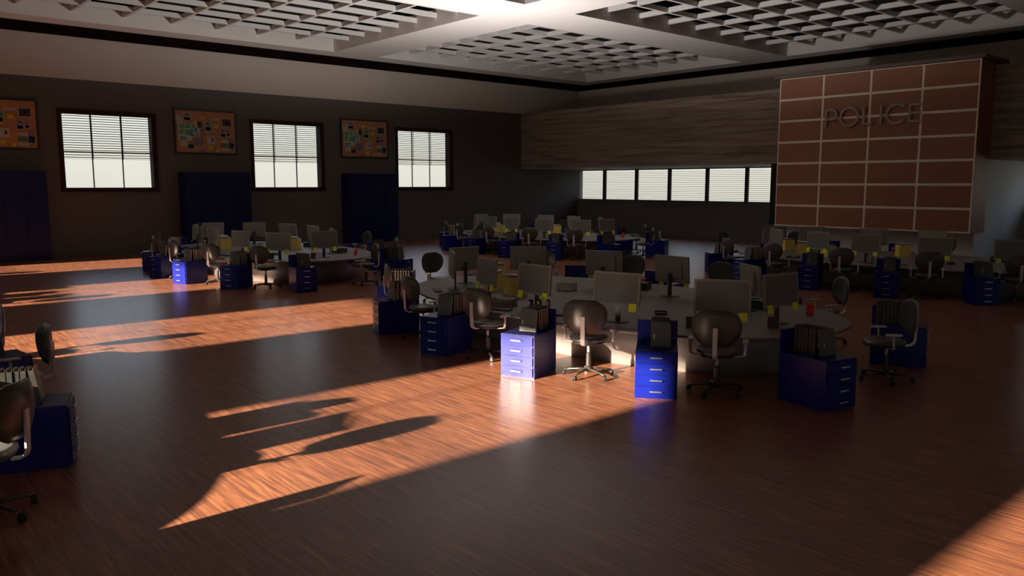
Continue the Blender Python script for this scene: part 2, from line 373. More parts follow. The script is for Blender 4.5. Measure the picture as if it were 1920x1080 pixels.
# raised letters
lt = empty('police_lettering', (27.5, 0, 0), label='raised dark POLICE lettering mounted on the terracotta tiles', category='sign')
def stroke(mb, pts, wd=0.078, x0=-0.10, x1=-0.06):
    """pts (u,z): u runs to the right in the picture (towards -y)"""
    P = [Vector(p) for p in pts]; n = len(P); closed = (P[0]-P[-1]).length < 1e-6
    if closed: P = P[:-1]; n -= 1
    L_, R_ = [], []
    for i in range(n):
        a = P[(i-1) % n] if (closed or i > 0) else P[i]; c = P[(i+1) % n] if (closed or i < n-1) else P[i]
        d1 = (P[i]-a).normalized() if (P[i]-a).length else (c-P[i]).normalized(); d2 = (c-P[i]).normalized() if (c-P[i]).length else d1
        t = (d1+d2).normalized(); nn = Vector((-t.y, t.x)); k = wd/2/max(0.5, nn.dot(Vector((-d1.y, d1.x))))
        L_.append(P[i]+nn*k); R_.append(P[i]-nn*k)
    v = []
    for i in range(n):
        for q in (L_[i], R_[i]):
            for xx in (x0, x1): v.append((xx, -q.x, q.y))
    f = []
    for i in range(n if closed else n-1):
        o = 4*i; p = 4*((i+1) % n); f += [(o,p,p+2,o+2),(o+1,o+3,p+3,p+1),(o,o+1,p+1,p),(o+2,p+2,p+3,o+3)]
    if not closed: e_ = 4*(n-1); f += [(0,2,3,1),(e_,e_+1,e_+3,e_+2)]
    mb.add(v, f)
def arc(cu, cz, ru, rz, a0, a1, n=22): return [(cu+ru*math.cos(R(a0+(a1-a0)*k/n)), cz+rz*math.sin(R(a0+(a1-a0)*k/n))) for k in range(n+1)]
zb, zt = 4.60, 5.22
U0 = -14.42
L = {
 'P': [[(0.04,zb-0.03),(0.04,zt)], [(0.04,zt-0.04),(0.26,zt-0.04)]+arc(0.26,zt-0.20,0.16,0.16,90,-90,10)+[(0.04,zt-0.36)]],
 'O': [arc(0,(zb+zt)/2,0.31,0.31,0,360,32)],
 'L': [[(0.04,zt),(0.04,zb)], [(0.0,zb+0.04),(0.34,zb+0.04)]],
 'I': [[(0,zt),(0,zb)]],
 'C': [arc(0,(zb+zt)/2,0.33,0.30,48,312,26)],
 'E': [[(0.04,zb),(0.04,zt)], [(0.04,zt-0.04),(0.38,zt-0.04)], [(0.04,(zb+zt)/2),(0.36,(zb+zt)/2)], [(0.04,zb+0.04),(0.38,zb+0.04)]],
}
for ch, off in (('P',0.0),('O',0.88),('L',1.35),('I',1.98),('C',2.50),('E',2.88)):
    mb = MB()
    for q_, s in enumerate(L[ch]):
        stroke(mb, [(U0+off+u, z) for u, z in s], x0=-0.10-0.002*q_)
    u = U0+off; mb.box(-0.06, -0.002, -(u+0.05), -(u+0.02), zt-0.1, zt-0.07) if ch not in 'OC' else mb.box(-0.06, -0.002, -(u-0.30), -(u-0.33), 4.9, 4.93)
    part('letter', mb, M['letter'], lt)

# ------------------------------------------------------------------ lockers
def lockers(x0, x1, cols, label):
    D = 0.63; H = 3.07
    t = empty('locker_bank', ((x0+x1)/2, YN-D/2-0.01, 0), label=label, category='lockers', group='navy locker banks on the window wall')
    wd = x1-x0
    part('locker_body', MB().box(-wd/2, wd/2, -D/2+0.02, D/2, 0, H), M['navy'], t, 0.008)
    rows = 3; cw = (wd-0.06)/cols; hh = (H-0.16)/rows
    door = MB().box(-cw/2+0.008, cw/2-0.008, -0.02, 0, 0.008, hh-0.008)
    dme = door.mesh('locker_door', [M['navy']], 0.005)
    sl = MB()
    for k in range(3): sl.box(-0.09, 0.09, -0.024, -0.02, hh-0.16-0.05*k, hh-0.145-0.05*k)
    sme = sl.mesh('vent_slots', [M['navy_vent']])
    hme = MB().box(cw/2-0.10, cw/2-0.06, -0.045, -0.02, hh/2-0.06, hh/2+0.06).mesh('handle', [M['navy_vent']], 0.004)
    for c in range(cols):
        for r in range(rows):
            d = link('locker_door', dme, t); d.location = (-wd/2+0.03+cw*(c+0.5), -D/2+0.02, 0.10+hh*r)
            link('vent_slots', sme, d); link('handle', hme, d)
lockers(3.75, 6.38, 4, 'dark navy locker bank cut off by the left photo edge')
lockers(11.0, 13.64, 4, 'dark navy locker bank between the left and the middle window')
lockers(18.07, 20.66, 4, 'dark navy locker bank overlapping the right corner window, farthest from the left edge')

# ------------------------------------------------------------------ evidence boards
def board(x0, label):
    wd, hh = 2.44, 1.70
    t = empty('evidence_board', (x0, YN-0.07, 3.78), label=label, category='pinboard', group='framed evidence boards')
    part('cork_panel', MB().box(0.06, wd-0.06, 0.02, 0.065, 0.06, hh-0.06), M['cork'], t)
    mb = MB(); mb.box(0, wd, 0, 0.068, 0, 0.06); mb.box(0, wd, 0, 0.068, hh-0.06, hh); mb.box(0, 0.06, 0, 0.068, 0.06, hh-0.06); mb.box(wd-0.06, wd, 0, 0.068, 0.06, hh-0.06)
    part('board_frame', mb, M['bframe'], t)
    iw, ih = wd-0.12, hh-0.12
    depth = [0.0]
    def sheet(name, u, v, w_, h_, m, rot=0, extra=()):
        """u,v centre in 0..1 from top-left"""
        depth[0] += 0.0006
        mt = Matrix.Translation((0.06+u*iw, 0.018-depth[0], 0.06+(1-v)*ih)) @ Matrix.Rotation(R(rot), 4, 'Y')
        mb = MB(); mb.box(-w_/2, w_/2, 0, 0.0005, -h_/2, h_/2, 0, mt)
        mats = [m]
        for (eu, ev, ew, eh, em) in extra:
            if em not in mats: mats.append(em)
            mb.box(eu-ew/2, eu+ew/2, -0.0005, 0.0, ev-eh/2, ev+eh/2, mats.index(em), mt)
        return part(name, mb, mats, t)
    def portrait(u, v, w_, h_, rot=0, bg='photo_grey'):
        hw = w_*0.36
        sheet('portrait_photo', u, v, w_, h_, M['note_white'], rot, [(0,0,w_*0.86,h_*0.88,M[bg]), (0,-h_*0.27,w_*0.62,h_*0.34,M['photo_dark'])])
        depth[0] += 0.0012
        mt = Matrix.Translation((0.06+u*iw, 0.018-depth[0], 0.06+(1-v)*ih)) @ Matrix.Rotation(R(rot), 4, 'Y')
        mb = MB(); n = 14
        for (cz, rx, rz_, mi, dy) in ((h_*0.16, w_*0.21, h_*0.22, 1, 0), (h_*0.05, w_*0.16, h_*0.19, 0, -0.0003), ):
            mb.add([(rx*math.cos(2*PI*k/n), dy, cz+rz_*math.sin(2*PI*k/n)) for k in range(n)] , [list(range(n))], mi, False, mt)
        part('portrait_head', mb, [M['skin_print'], M['hair_print']], t)
    sheet('note_sheet', 0.065, 0.21, 0.26, 0.32, M['note_white'], 0)
    portrait(0.195, 0.145, 0.32, 0.29, 2)
    # town map
    sheet('town_map', 0.215, 0.505, 0.82, 0.66, M['map_cream'], 1, [(-0.28,0.20,0.17,0.18,M['map_green']), (-0.06,0.22,0.19,0.17,M['map_green']),
        (0.16,0.23,0.12,0.14,M['map_green']), (-0.29,-0.02,0.15,0.20,M['map_green']), (-0.07,-0.03,0.20,0.22,M['map_green']), (0.10,-0.02,0.13,0.28,M['map_blue']),
        (0.26,0.08,0.14,0.16,M['map_blue']), (-0.22,-0.25,0.26,0.11,M['map_blue']), (0.32,-0.12,0.10,0.20,M['map_green']), (0.18,-0.14,0.09,0.08,M['skin_print'])])
    sheet('sticky_slip', 0.335, 0.285, 0.15, 0.17, M['note_yellow'], -3); sheet('sticky_slip', 0.455, 0.155, 0.17, 0.13, M['note_yellow'], 4)
    sheet('dark_photo', 0.395, 0.325, 0.17, 0.22, M['photo_dark'], -4); sheet('sticky_slip', 0.435, 0.45, 0.15, 0.14, M['note_lilac'], 0)
    portrait(0.535, 0.355, 0.30, 0.37, 2, 'map_green')
    sheet('sticky_slip', 0.535, 0.50, 0.20, 0.05, M['note_yellow']); sheet('sticky_slip', 0.675, 0.345, 0.18, 0.15, M['note_yellow'])
    sheet('note_sheet', 0.665, 0.185, 0.40, 0.08, M['note_white'], -1)
    sheet('dark_photo', 0.86, 0.245, 0.40, 0.32, M['note_white'], -1, [(0,0,0.35,0.27,M['photo_dark']), (0,0.0,0.05,0.07,M['string_red'])])
    portrait(0.875, 0.50, 0.17, 0.24, -14); portrait(0.79, 0.505, 0.26, 0.32, 1)
    sheet('road_photo', 0.355, 0.735, 0.40, 0.29, M['road_mauve'], 1, [(0,0.03,0.36,0.02,M['photo_grey'])])
    sheet('note_sheet', 0.12, 0.80, 0.26, 0.22, M['note_white'], -4)
    sheet('dark_photo', 0.235, 0.86, 0.26, 0.22, M['note_white'], -5, [(0,0,0.23,0.18,M['photo_dark']), (0.02,0,0.14,0.03,M['photo_grey'])])
    sheet('note_sheet', 0.58, 0.685, 0.33, 0.34, M['note_white'], -2, [(0.05,0.0,0.07,0.13,M['string_red']), (0.05,0.0,0.04,0.09,M['note_white'])])
    sheet('sticky_slip', 0.56, 0.885, 0.17, 0.15, M['note_yellow'], 3); sheet('sticky_slip', 0.435, 0.955, 0.18, 0.13, M['note_lilac'])
    sheet('sticky_slip', 0.69, 0.945, 0.14, 0.11, M['note_yellow'], -3); sheet('note_sheet', 0.815, 0.71, 0.30, 0.10, M['note_white'])
    sheet('green_slip', 0.81, 0.815, 0.28, 0.11, M['print_green']); sheet('note_sheet', 0.82, 0.925, 0.32, 0.10, M['note_white'])
    sheet('sticky_slip', 0.925, 0.665, 0.15, 0.10, M['note_lilac'])
    sheet('tool_photo', 0.925, 0.815, 0.26, 0.28, M['note_white'], 14, [(0,0,0.22,0.24,M['photo_dark']), (0.0,0.04,0.16,0.05,M['photo_grey']), (0.05,-0.03,0.04,0.10,M['photo_grey'])])
    depth[0] += 0.004
    for pts in ([(0.04,0.14),(0.09,0.16),(0.19,0.05)], [(0.10,0.45),(0.28,0.36),(0.46,0.12),(0.53,0.24)], [(0.41,0.50),(0.48,0.57),(0.58,0.60),(0.69,0.56),(0.78,0.38)], [(0.67,0.15),(0.60,0.24),(0.53,0.24)], [(0.60,0.27),(0.68,0.29),(0.84,0.31)]):
        mb = MB(); mb.tube([(0.06+u*iw, 0.018-depth[0], 0.06+(1-v)*ih) for u, v in pts], 0.003, 5)
        part('red_string', mb, M['string_red'], t)
    for u, v in ((0.04,0.14),(0.19,0.05),(0.46,0.12),(0.67,0.15),(0.10,0.45),(0.78,0.38),(0.53,0.24),(0.10,0.74),(0.85,0.9)):
        mb = MB(); mb.lathe([(0.004,0),(0.016,0.006),(0.014,0.014)], 8, 0, Matrix.Translation((0.06+u*iw, 0.017-depth[0], 0.06+(1-v)*ih)) @ Matrix.Rotation(R(90),4,'X'))
        part('push_pin', mb, M['red'], t)
board(3.92, 'cork evidence board cut off by the left photo edge, beside the leftmost window')
board(10.93, 'cork evidence board between the left window and the middle window')
board(18.09, 'cork evidence board between the middle window and the right window')
for o in list(COL.objects): pass

# ------------------------------------------------------------------ office chair prototype (faces +x)
def selli(a, b, n, cnt, cx=0, cy=0):
    out = []
    for k in range(cnt):
        t = 2*PI*k/cnt; c, s = math.cos(t), math.sin(t)
        out.append((cx+a*math.copysign(abs(c)**(2/n), c), cy+b*math.copysign(abs(s)**(2/n), s)))
    return out
def make_chair():
    t = empty('office_chair')
    # backrest: curved shell
    mb = MB(); nu, nv = 16, 12; v = []; f = []
    def edge(z): # half width by height 0..1
        z = min(max(z, 0), 1)
        return 0.305*(1-abs((z-0.60)/0.44)**2.2)**0.5 if z > 0.60 else 0.305*(1-abs((0.60-z)/0.66)**2.6)**0.6
    for side in (0, 1):
        for j in range(nv+1):
            q = j/nv; q = 0.5-0.5*math.cos(PI*q); z = 0.632+0.460*q; hw = max(edge(q), 0.02)
            for i in range(nu+1):
                u = -math.cos(PI*i/nu); y = hw*u
                th = 0.026*(max(0, 1-abs(u)**3)*max(0, 1-abs(2*q-1)**4))**0.5
                xc = -0.31 + 0.95*y*y + 0.10*(q-0.45)**2 - 0.03*q
                v.append((xc + (th if side else -th), y, z))
    N = (nu+1)*(nv+1)
    for side in (0, 1):
        for j in range(nv):
            for i in range(nu):
                a = side*N + j*(nu+1)+i; q = (a, a+1, a+nu+2, a+nu+1); f.append(q if side else q[::-1])
    rim = [j*(nu+1) for j in range(nv+1)] + [nv*(nu+1)+i for i in range(1, nu+1)] + [j*(nu+1)+nu for j in range(nv-1, -1, -1)] + [i for i in range(nu-1, 0, -1)]
    for k in range(len(rim)): a, b_ = rim[k], rim[(k+1) % len(rim)]; f.append((a, b_, N+b_, N+a))
    mb.add(v, f, 0, True); part('backrest', mb, M['shell'], t)
    # seat pad
    mb = MB(); rings = [(0.86,0.485,0),(0.98,0.50,0),(1.0,0.525,0),(0.97,0.548,0),(0.80,0.556,0),(0.45,0.550,0),(0.05,0.546,0)]
    v = []; f = []; n = 36; base = selli(0.255, 0.255, 2.7, n, 0.03, 0)
    for s_, z, _ in rings:
        for x, y in base:
            xx = 0.03+(x-0.03)*s_; yy = y*s_*(1.0 - 0.10*(xx < -0.1))
            v.append((xx, yy, z - 0.028*max(0, (xx-0.12)/0.16)**2 + 0.012*(abs(yy)/0.25)**2))
    for j in range(len(rings)-1):
        for k in range(n): f.append((j*n+k, j*n+(k+1)%n, (j+1)*n+(k+1)%n, (j+1)*n+k))
    f.append(list(range(n))[::-1]); f.append([(len(rings)-1)*n+k for k in range(n)])
    mb.add(v, f, 0, True); part('seat', mb, M['seat'], t)
    mb = MB(); mb.prism(selli(0.215, 0.215, 2.6, 28, 0.02, 0), 0.470, 0.487, 0, None, True)
    mb.box(-0.10, 0.10, -0.09, 0.09, 0.445, 0.472)
    part('seat_pan', mb, M['shell'], t, 0)
    # spine post
    mb = MB(); pts = [(-0.355,0.875),(-0.352,0.70),(-0.345,0.54),(-0.330,0.505),(-0.29,0.482),(-0.22,0.474)]
    v = []; f = []
    for i, (x, z) in enumerate(pts):
        a = pts[max(i-1,0)]; b_ = pts[min(i+1,len(pts)-1)]; d = Vector((b_[0]-a[0], b_[1]-a[1])).normalized(); nx, nz = -d.y*0.011, d.x*0.011
        for sy in (-0.029, 0.029): v += [(x-nx, sy, z-nz), (x+nx, sy, z+nz)]
    for i in range(len(pts)-1):
        o = i*4; p = o+4
        f += [(o,o+1,p+1,p),(o+2,p+2,p+3,o+3),(o,p,p+2,o+2),(o+1,o+3,p+3,p+1)]
    e_ = (len(pts)-1)*4; f += [(0,2,3,1),(e_,e_+1,e_+3,e_+2)]
    mb.add(v, f); part('spine_post', mb, M['pale'], t, 0.004)
    # armrests
    for s in (-1, 1):
        mb = MB()
        mb.prism(selli(0.105, 0.036, 3, 20, 0.02, s*0.335), 0.655, 0.680, 0, None, True)
        mb.tube([(0.02,s*0.335,0.66),(0.015,s*0.335,0.52),(0.01,s*0.325,0.487)], [(0.022,0.013)]*3, 8)
        mb.tube([(0.01,s*0.332,0.485),(0.0,s*0.24,0.470),(0.0,s*0.10,0.462)], [(0.020,0.011)]*3, 8)
        part('armrest', mb, M['pale'], t)
    part('gas_column', MB().lathe([(0.020,0.30),(0.020,0.455)], 14), M['pale'], t)
    part('column_sleeve', MB().lathe([(0.034,0.10),(0.036,0.16),(0.031,0.30),(0.029,0.335)], 16), M['base'], t)
    mb = MB(); mb.lathe([(0.030,0.065),(0.052,0.075),(0.055,0.115),(0.036,0.135)], 18)
    for k in range(5):
        a = 2*PI*k/5+0.3; c, s = math.cos(a), math.sin(a)
        mb.tube([(0.04*c,0.04*s,0.100),(0.14*c,0.14*s,0.098),(0.27*c,0.27*s,0.082),(0.345*c,0.345*s,0.066)], [(0.030,0.020),(0.026,0.016),(0.020,0.013),(0.016,0.011)], 10)
    part('star_base', mb, M['base'], t)
    cm = MB()
    for s in (-1, 1): cm.lathe([(0.020,-0.009),(0.029,-0.007),(0.029,0.007),(0.020,0.009)], 14, 0, Matrix.Translation((0, s*0.015, 0.030)) @ Matrix.Rotation(R(90),4,'X'))
    cm.box(-0.02, 0.03, -0.011, 0.011, 0.030, 0.062)
    cme = cm.mesh('caster', [M['caster']])
    for k in range(5):
        a = 2*PI*k/5+0.3; c = link('caster', cme, t); c.location = (0.34*math.cos(a), 0.34*math.sin(a), 0); c.rotation_euler = (0,0,a+1.1+k)
    return t

def make_cabinet():
    t = empty('drawer_cabinet')
    mb = MB(); mb.box(-0.36, 0.345, -0.255, 0.255, 0.0, 0.59)
    part('cabinet_body', mb, M['blue'], t, 0.006)
    part('upright_panel', MB().box(-0.36, -0.325, -0.255, 0.255, 0.591, 0.865), M['blue'], t, 0.004)
    dm = MB(); n = 8                      # drawer front, slightly bowed top edge
    poly = [(-0.235, 0), (0.235, 0)] + [(0.235-0.47*k/n, 0.118+0.008*math.sin(PI*k/n)) for k in range(n+1)]
    v = [(0.0, y, z) for y, z in poly] + [(0.022, y*0.985, z) for y, z in poly]; m = len(poly)
    dm.add(v, [list(range(m)), list(range(m,2*m))[::-1]] + [(k,(k+1)%m,m+(k+1)%m,m+k) for k in range(m)])
    dme = dm.mesh('drawer', [M['blue_dr']], 0.003)
    hm = MB(); hm.tube([(0.020,-0.060,0.068),(0.050,-0.060,0.068)], 0.006, 8); hm.tube([(0.020,0.060,0.068),(0.050,0.060,0.068)], 0.006, 8)
    hm.box(0.044, 0.056, -0.075, 0.075, 0.060, 0.076)
    hme = hm.mesh('handle', [M['chrome']], 0.002)
    for k in range(4):
        d = link('drawer', dme, t); d.location = (0.345, 0, 0.028+0.140*k); link('handle', hme, d)
    return t

def make_binder():
    t = empty('binder')
    mb = MB()
    # slanted file profile seen from the side, covers + spine (spine towards -y)
    for x0, x1 in ((-0.022,-0.018),(0.018,0.022)):
        v = [(x0,-0.125,0),(x0,0.125,0),(x0,0.118,0.29),(x0,0.09,0.315),(x0,-0.10,0.325),(x0,-0.125,0.31)]
        w_ = [(x1,)+p[1:] for p in v]; n = len(v)
        mb.add(v+w_, [list(range(n)), list(range(n,2*n))[::-1]] + [(k,(k+1)%n,n+(k+1)%n,n+k) for k in range(n)])
    mb.box(-0.018, 0.018, -0.125, -0.119, 0, 0.31)
    part('cover', mb, M['cover'], t)
    part('pages', MB().box(-0.0175, 0.0175, -0.118, 0.112, 0.006, 0.300), M['pages'], t)
    part('pull_tab', MB().box(0.0222, 0.026, -0.085, -0.077, 0.10, 0.16), M['tab'], t)
    return t

def make_monitor():
    t = empty('monitor')
    W2, zb_, zt_ = 0.365, 0.245, 0.715
    tilt = Matrix.Translation((0.05,0,0.25)) @ Matrix.Rotation(R(-5),4,'Y') @ Matrix.Translation((-0.05,0,-0.25))
    mb = MB(); mb.box(0.030, 0.070, -W2, W2, zb_, zt_, 0, tilt); mb.box(0.0, 0.030, -0.24, 0.24, zb_+0.09, zt_-0.09, 0, tilt)
    part('housing', mb, M['mon'], t, 0.005)
    part('screen', MB().box(0.0705, 0.072, -W2+0.028, W2-0.028, zb_+0.032, zt_-0.028, 0, tilt), M['scr'], t)
    mb = MB(); mb.box(-0.035, -0.008, -0.038, 0.038, 0.012, 0.42)
    part('neck', mb, M['stand'], t, 0.004)
    mb = MB(); mb.prism(selli(0.11, 0.15, 4, 28), 0, 0.014, 0, None, True)
    part('foot', mb, M['stand'], t)
    return t

def make_keyboard():
    t = empty('keyboard'); part('case', MB().box(-0.075, 0.075, -0.22, 0.22, 0, 0.016), M['kbd'], t, 0.004)
    mb = MB()
    for r in range(5):
        for c in range(15): mb.box(-0.066+0.027*r, -0.043+0.027*r, -0.21+0.0282*c, -0.1855+0.0282*c, 0.016, 0.022)
    part('keys', mb, M['keys'], t); return t

def make_note():
    mb = MB(); n = 5; v = []
    for k in range(n+1):
        q = k/n; z = 0.04-0.115*q; x = 0.010*q*q
        v += [(x, -0.055, z), (x, 0.055, z), (x-0.0015, -0.055, z), (x-0.0015, 0.055, z)]
    f = []
    for k in range(n):
        o = 4*k; p = o+4; f += [(o,o+1,p+1,p), (o+2,p+2,p+3,o+3), (o,p,p+2,o+2), (o+1,o+3,p+3,p+1)]
    f += [(0,2,3,1), (4*n,4*n+1,4*n+3,4*n+2)]
    mb.add(v, f); return part('sticky_note', mb, M['sticky'])

def make_carton():
    t = empty('document_box'); mb = MB()
    a, b_, h = 0.19, 0.15, 0.315
    mb.box(-a, a, -b_, b_, 0, 0.006); mb.box(-a, -a+0.006, -b_, b_, 0.006, h); mb.box(a-0.006, a, -b_, b_, 0.006, h)
    mb.box(-a+0.006, a-0.006, -b_, -b_+0.006, 0.006, h); mb.box(-a+0.006, a-0.006, b_-0.006, b_, 0.006, h)
    part('card_box', mb, M['yellow'], t)
    mb = MB()
    for k in range(9): x = -0.15+0.035*k; mb.box(x, x+0.02, -0.135, 0.135, 0.01, 0.30+0.012*((k*7) % 3))
    part('file_papers', mb, M['paper'], t)
    mb = MB(); mt = Matrix.Translation((0.02,0.02,0.345)) @ Matrix.Rotation(R(14),4,'Z') @ Matrix.Rotation(R(4),4,'X')
    mb.box(-0.19, 0.19, -0.13, 0.13, 0, 0.008, 0, mt); mb.box(-0.17, 0.19, -0.12, 0.12, 0.009, 0.016, 1, mt)
    part('loose_folders', mb, [M['folder'], M['paper']], t)
    return t

def make_bookstack():
    out = []
    specs = [(0.40,0.27,0.042,'dkred'),(0.39,0.26,0.038,'dkbook'),(0.41,0.27,0.036,'dkbook')]
    for (w_, d_, h_, m) in specs:
        t = empty('book'); mb = MB()
        mb.box(-w_/2, w_/2, -d_/2, d_/2, 0, 0.004); mb.box(-w_/2, w_/2, -d_/2, d_/2, h_-0.004, h_); mb.box(-w_/2, -w_/2+0.005, -d_/2, d_/2, 0.004, h_-0.004)
        part('cover', mb, M[m], t); part('pages', MB().box(-w_/2+0.006, w_/2-0.008, -d_/2+0.008, d_/2-0.008, 0.0045, h_-0.0045), M['ringpaper'], t)
        t['h'] = h_; out.append(t)
    return out

def make_tray():
    t = empty('letter_tray'); mb = MB()
    mb.box(-0.19, 0.19, -0.13, 0.13, 0, 0.006); mb.box(-0.19, -0.183, -0.13, 0.13, 0.006, 0.045); mb.box(-0.183, 0.19, -0.13, -0.123, 0.006, 0.045); mb.box(-0.183, 0.19, 0.123, 0.13, 0.006, 0.045)
    part('tray', mb, M['dkgreen'], t); part('paper_pile', MB().box(-0.175, 0.18, -0.115, 0.115, 0.0062, 0.024), M['ringpaper'], t)
    return t

def make_frame():
    t = empty('photo_frame'); mt = Matrix.Rotation(R(-12),4,'Y')
    mb = MB(); mb.box(0,0.012,-0.075,0.075,0,0.018,0,mt); mb.box(0,0.012,-0.075,0.075,0.142,0.16,0,mt); mb.box(0,0.012,-0.075,-0.058,0.018,0.142,0,mt); mb.box(0,0.012,0.058,0.075,0.018,0.142,0,mt)
    mb.box(-0.055,0.0,-0.012,0.012,0.0,0.01)
    part('frame', mb, M['dkred'], t); part('picture', MB().box(0.002,0.009,-0.058,0.058,0.018,0.142,0,mt), M['kbd'], t); return t
def make_redcard():
    t = empty('desk_card'); mt = Matrix.Rotation(R(-10),4,'Y'); mb = MB(); mb.box(0,0.005,-0.055,0.055,0,0.17,0,mt)
    part('card', mb, M['red'], t); mb = MB(); mb.box(-0.04,0.04,-0.04,0.04,0,0.004); part('holder', mb, M['dkred'], t); return t
def make_cup():
    t = empty('lidded_cup'); part('cup', MB().lathe([(0.030,0),(0.036,0.10)],16), M['red'], t); part('lid', MB().lathe([(0.039,0.1005),(0.039,0.112),(0.030,0.118)],16), M['white'], t)
    mb = MB(); mb.tube([(0.012,0,0.118),(0.015,0,0.17)], 0.004, 6); part('straw', mb, M['white'], t); return t
def make_blockbinder():                                      # lying lever-arch file with white paper block
    t = empty('lever_arch_file'); mb = MB(); mb.box(-0.15,0.15,-0.14,0.14,0,0.006); mb.box(-0.15,0.15,-0.14,0.14,0.124,0.13); mb.box(0.143,0.15,-0.14,0.14,0.006,0.124)
    part('cover', mb, M['cover'], t); part('paper_block', MB().box(-0.148,0.14,-0.138,0.138,0.007,0.123), M['paper'], t); return t
def make_phone():
    t = empty('desk_phone'); mb = MB(); mb.prism(selli(0.10,0.09,3,24),0,0.03,0,None,True); part('phone_base', mb, M['kbd'], t)
    mb = MB(); mb.tube([(-0.05,-0.09,0.045),(-0.05,-0.05,0.055),(-0.05,0.05,0.055),(-0.05,0.09,0.045)],[0.02,0.014,0.014,0.02],10); part('handset', mb, M['stand'], t); return t

# ------------------------------------------------------------------ desk islands
DZ = 0.65
def make_island():
    t = empty('desk_island')
    n = 72; poly = selli(2.35, 4.24, 2.2, n)
    mb = MB(); mb.prism(poly, DZ-0.035, DZ-0.0, 0, None, True)
    part('desktop', mb, M['desk'], t, 0.006)
    mb = MB(); mb.prism(selli(1.60, 3.50, 2.2, n), 0, DZ-0.0355, 0, None, True)
    part('plinth', mb, M['drum'], t)
    return t
HX, HY = 10.2, 9.3
# stations measured for the nearest island: chairs (x, y, facing), cabinets (front-mid x, y, N), monitors (x, y, N)
CH = {'P':(10.50,14.38,-88),'O':(8.58,12.95,-25),'N':(7.76,11.10,-4),'C':(7.62,9.22,8),'A':(7.88,7.38,30),'B':(8.46,5.72,29),'D':(10.70,4.60,130),
      'E':(12.5,6.42,140),'F':(13.20,9.08,178),'G':(13.08,11.15,194),'H':(12.42,13.10,222)}
CB = {'p':(8.65,13.93,138),'n':(7.42,12.06,160),'c':(7.07,9.86,200),'a':(7.08,7.95,201),'b':(7.62,6.01,218),'d':(8.86,4.29,258),'e':(11.99,4.59,289),
      'f':(13.36,7.48,-18),'g':(13.48,10.22,6),'h':(13.02,12.45,36),'k':(11.45,14.18,72)}
MO = {'P':(9.80,12.56,90,''),'O':(9.00,11.86,148,'LR'),'N':(8.66,10.45,166,'LR'),'C':(8.52,9.12,181,'LR'),'A':(8.62,7.52,195,'R'),'B':(8.99,6.03,214,'LR'),'D':(10.22,5.93,262,'LR'),
      'E':(10.94,6.87,326,'L'),'F':(11.31,8.65,0,'LR'),'G':(11.22,10.16,22,'R'),'H':(10.88,11.87,50,'')}
import itertools
def px(x, y, z=0.6):
    d = Vector((x, y, z)) - Vector((0,0,2.6)); r = Vector((math.sin(_y), -math.cos(_y), 0)); u = r.cross(_f)
    return 960+1506.1*d.dot(r)/d.dot(_f) if d.dot(_f) > 0.1 else -9999
protos = {'chair': make_chair(), 'cabinet': make_cabinet(), 'binder': make_binder(), 'monitor': make_monitor(), 'keyboard': make_keyboard(), 'note': make_note(),
          'carton': make_carton(), 'tray': make_tray(), 'frame': make_frame(), 'card': make_redcard(), 'cup': make_cup(), 'block': make_blockbinder(), 'phone': make_phone(), 'island': make_island()}
books = make_bookstack()
for i, b_ in enumerate(books): protos['book%d' % i] = b_
used = set()
def put(kind, x, y, z, rz, label, cat, group=None, rot=None):
    p = protos[kind]
    o = p if kind not in used else copy_tree(p)
    used.add(kind)
    o.location = (x, y, z); o.rotation_euler = rot if rot else (0, 0, R(rz))
    assert len(label.split()) <= 16, label
    o['label'] = label; o['category'] = cat
    if group: o['group'] = group
    if 'h' in o.keys(): del o['h']
    return o
ORD = ['leftmost','second from left','third from left','fourth from left','fifth from left','sixth from left','seventh from left','eighth from left']
def ranks(d, ox, oy, near, far):
    """name -> (order, side) by position in the picture"""
    out = {}
    for side, ks in (('near', near), ('far', far)):
        ks = sorted(ks, key=lambda k: px(d[k][0]+ox, d[k][1]+oy))
        for i, k in enumerate(ks): out[k] = (ORD[i], side)
    return out
ISL = [  # name, dx, dy, chairs, cabinets, monitors, small things, binders on
    ('nearest island', 0.0, 0.0, 'PONCABDEFGH', 'pncabdefghk', 'PONCABDEFGH', True, 'pncabde'),
    ('locker-wall island', 0.2, 13.55, 'PONCABDEFGH', 'pncabdefghk', 'PONCABDEFGH', True, 'pncabdef'),
    ('strip-window island', 11.55, 13.65, 'PONCABDEFGH', 'pncabdefghk', 'PONCABDEFGH', True, 'pncabdef'),
    ('POLICE-wall island', 11.4, 0.1, 'PONCABFGH', 'pncabdghk', 'PONCABFGH', True, 'pncabd'),
    ('left-edge island', -11.6, 0.85, 'EFGH', 'fghe', 'EFGH', False, 'fg'),
    ('far-left island', -11.4, 14.2, 'EFGH', 'fg', 'EFGH', False, ''),
]
ISD = {'nearest island': 'grey oval desk on a pale plinth nearest the camera, sunlit at its foot',
       'locker-wall island': 'grey oval desk on a plinth in front of the navy lockers',
       'strip-window island': 'grey oval desk farthest away, below the strip of windows in the corner',
       'POLICE-wall island': 'grey oval desk in front of the tiled POLICE panel at right',
       'left-edge island': 'grey oval desk whose chairs enter at the left photo edge',
       'far-left island': 'grey oval desk beyond the left photo edge near the windows'}
NEARC, FARC = 'ONCABD', 'PEFGH'
NEARB, FARB = 'pncabde', 'fghk'
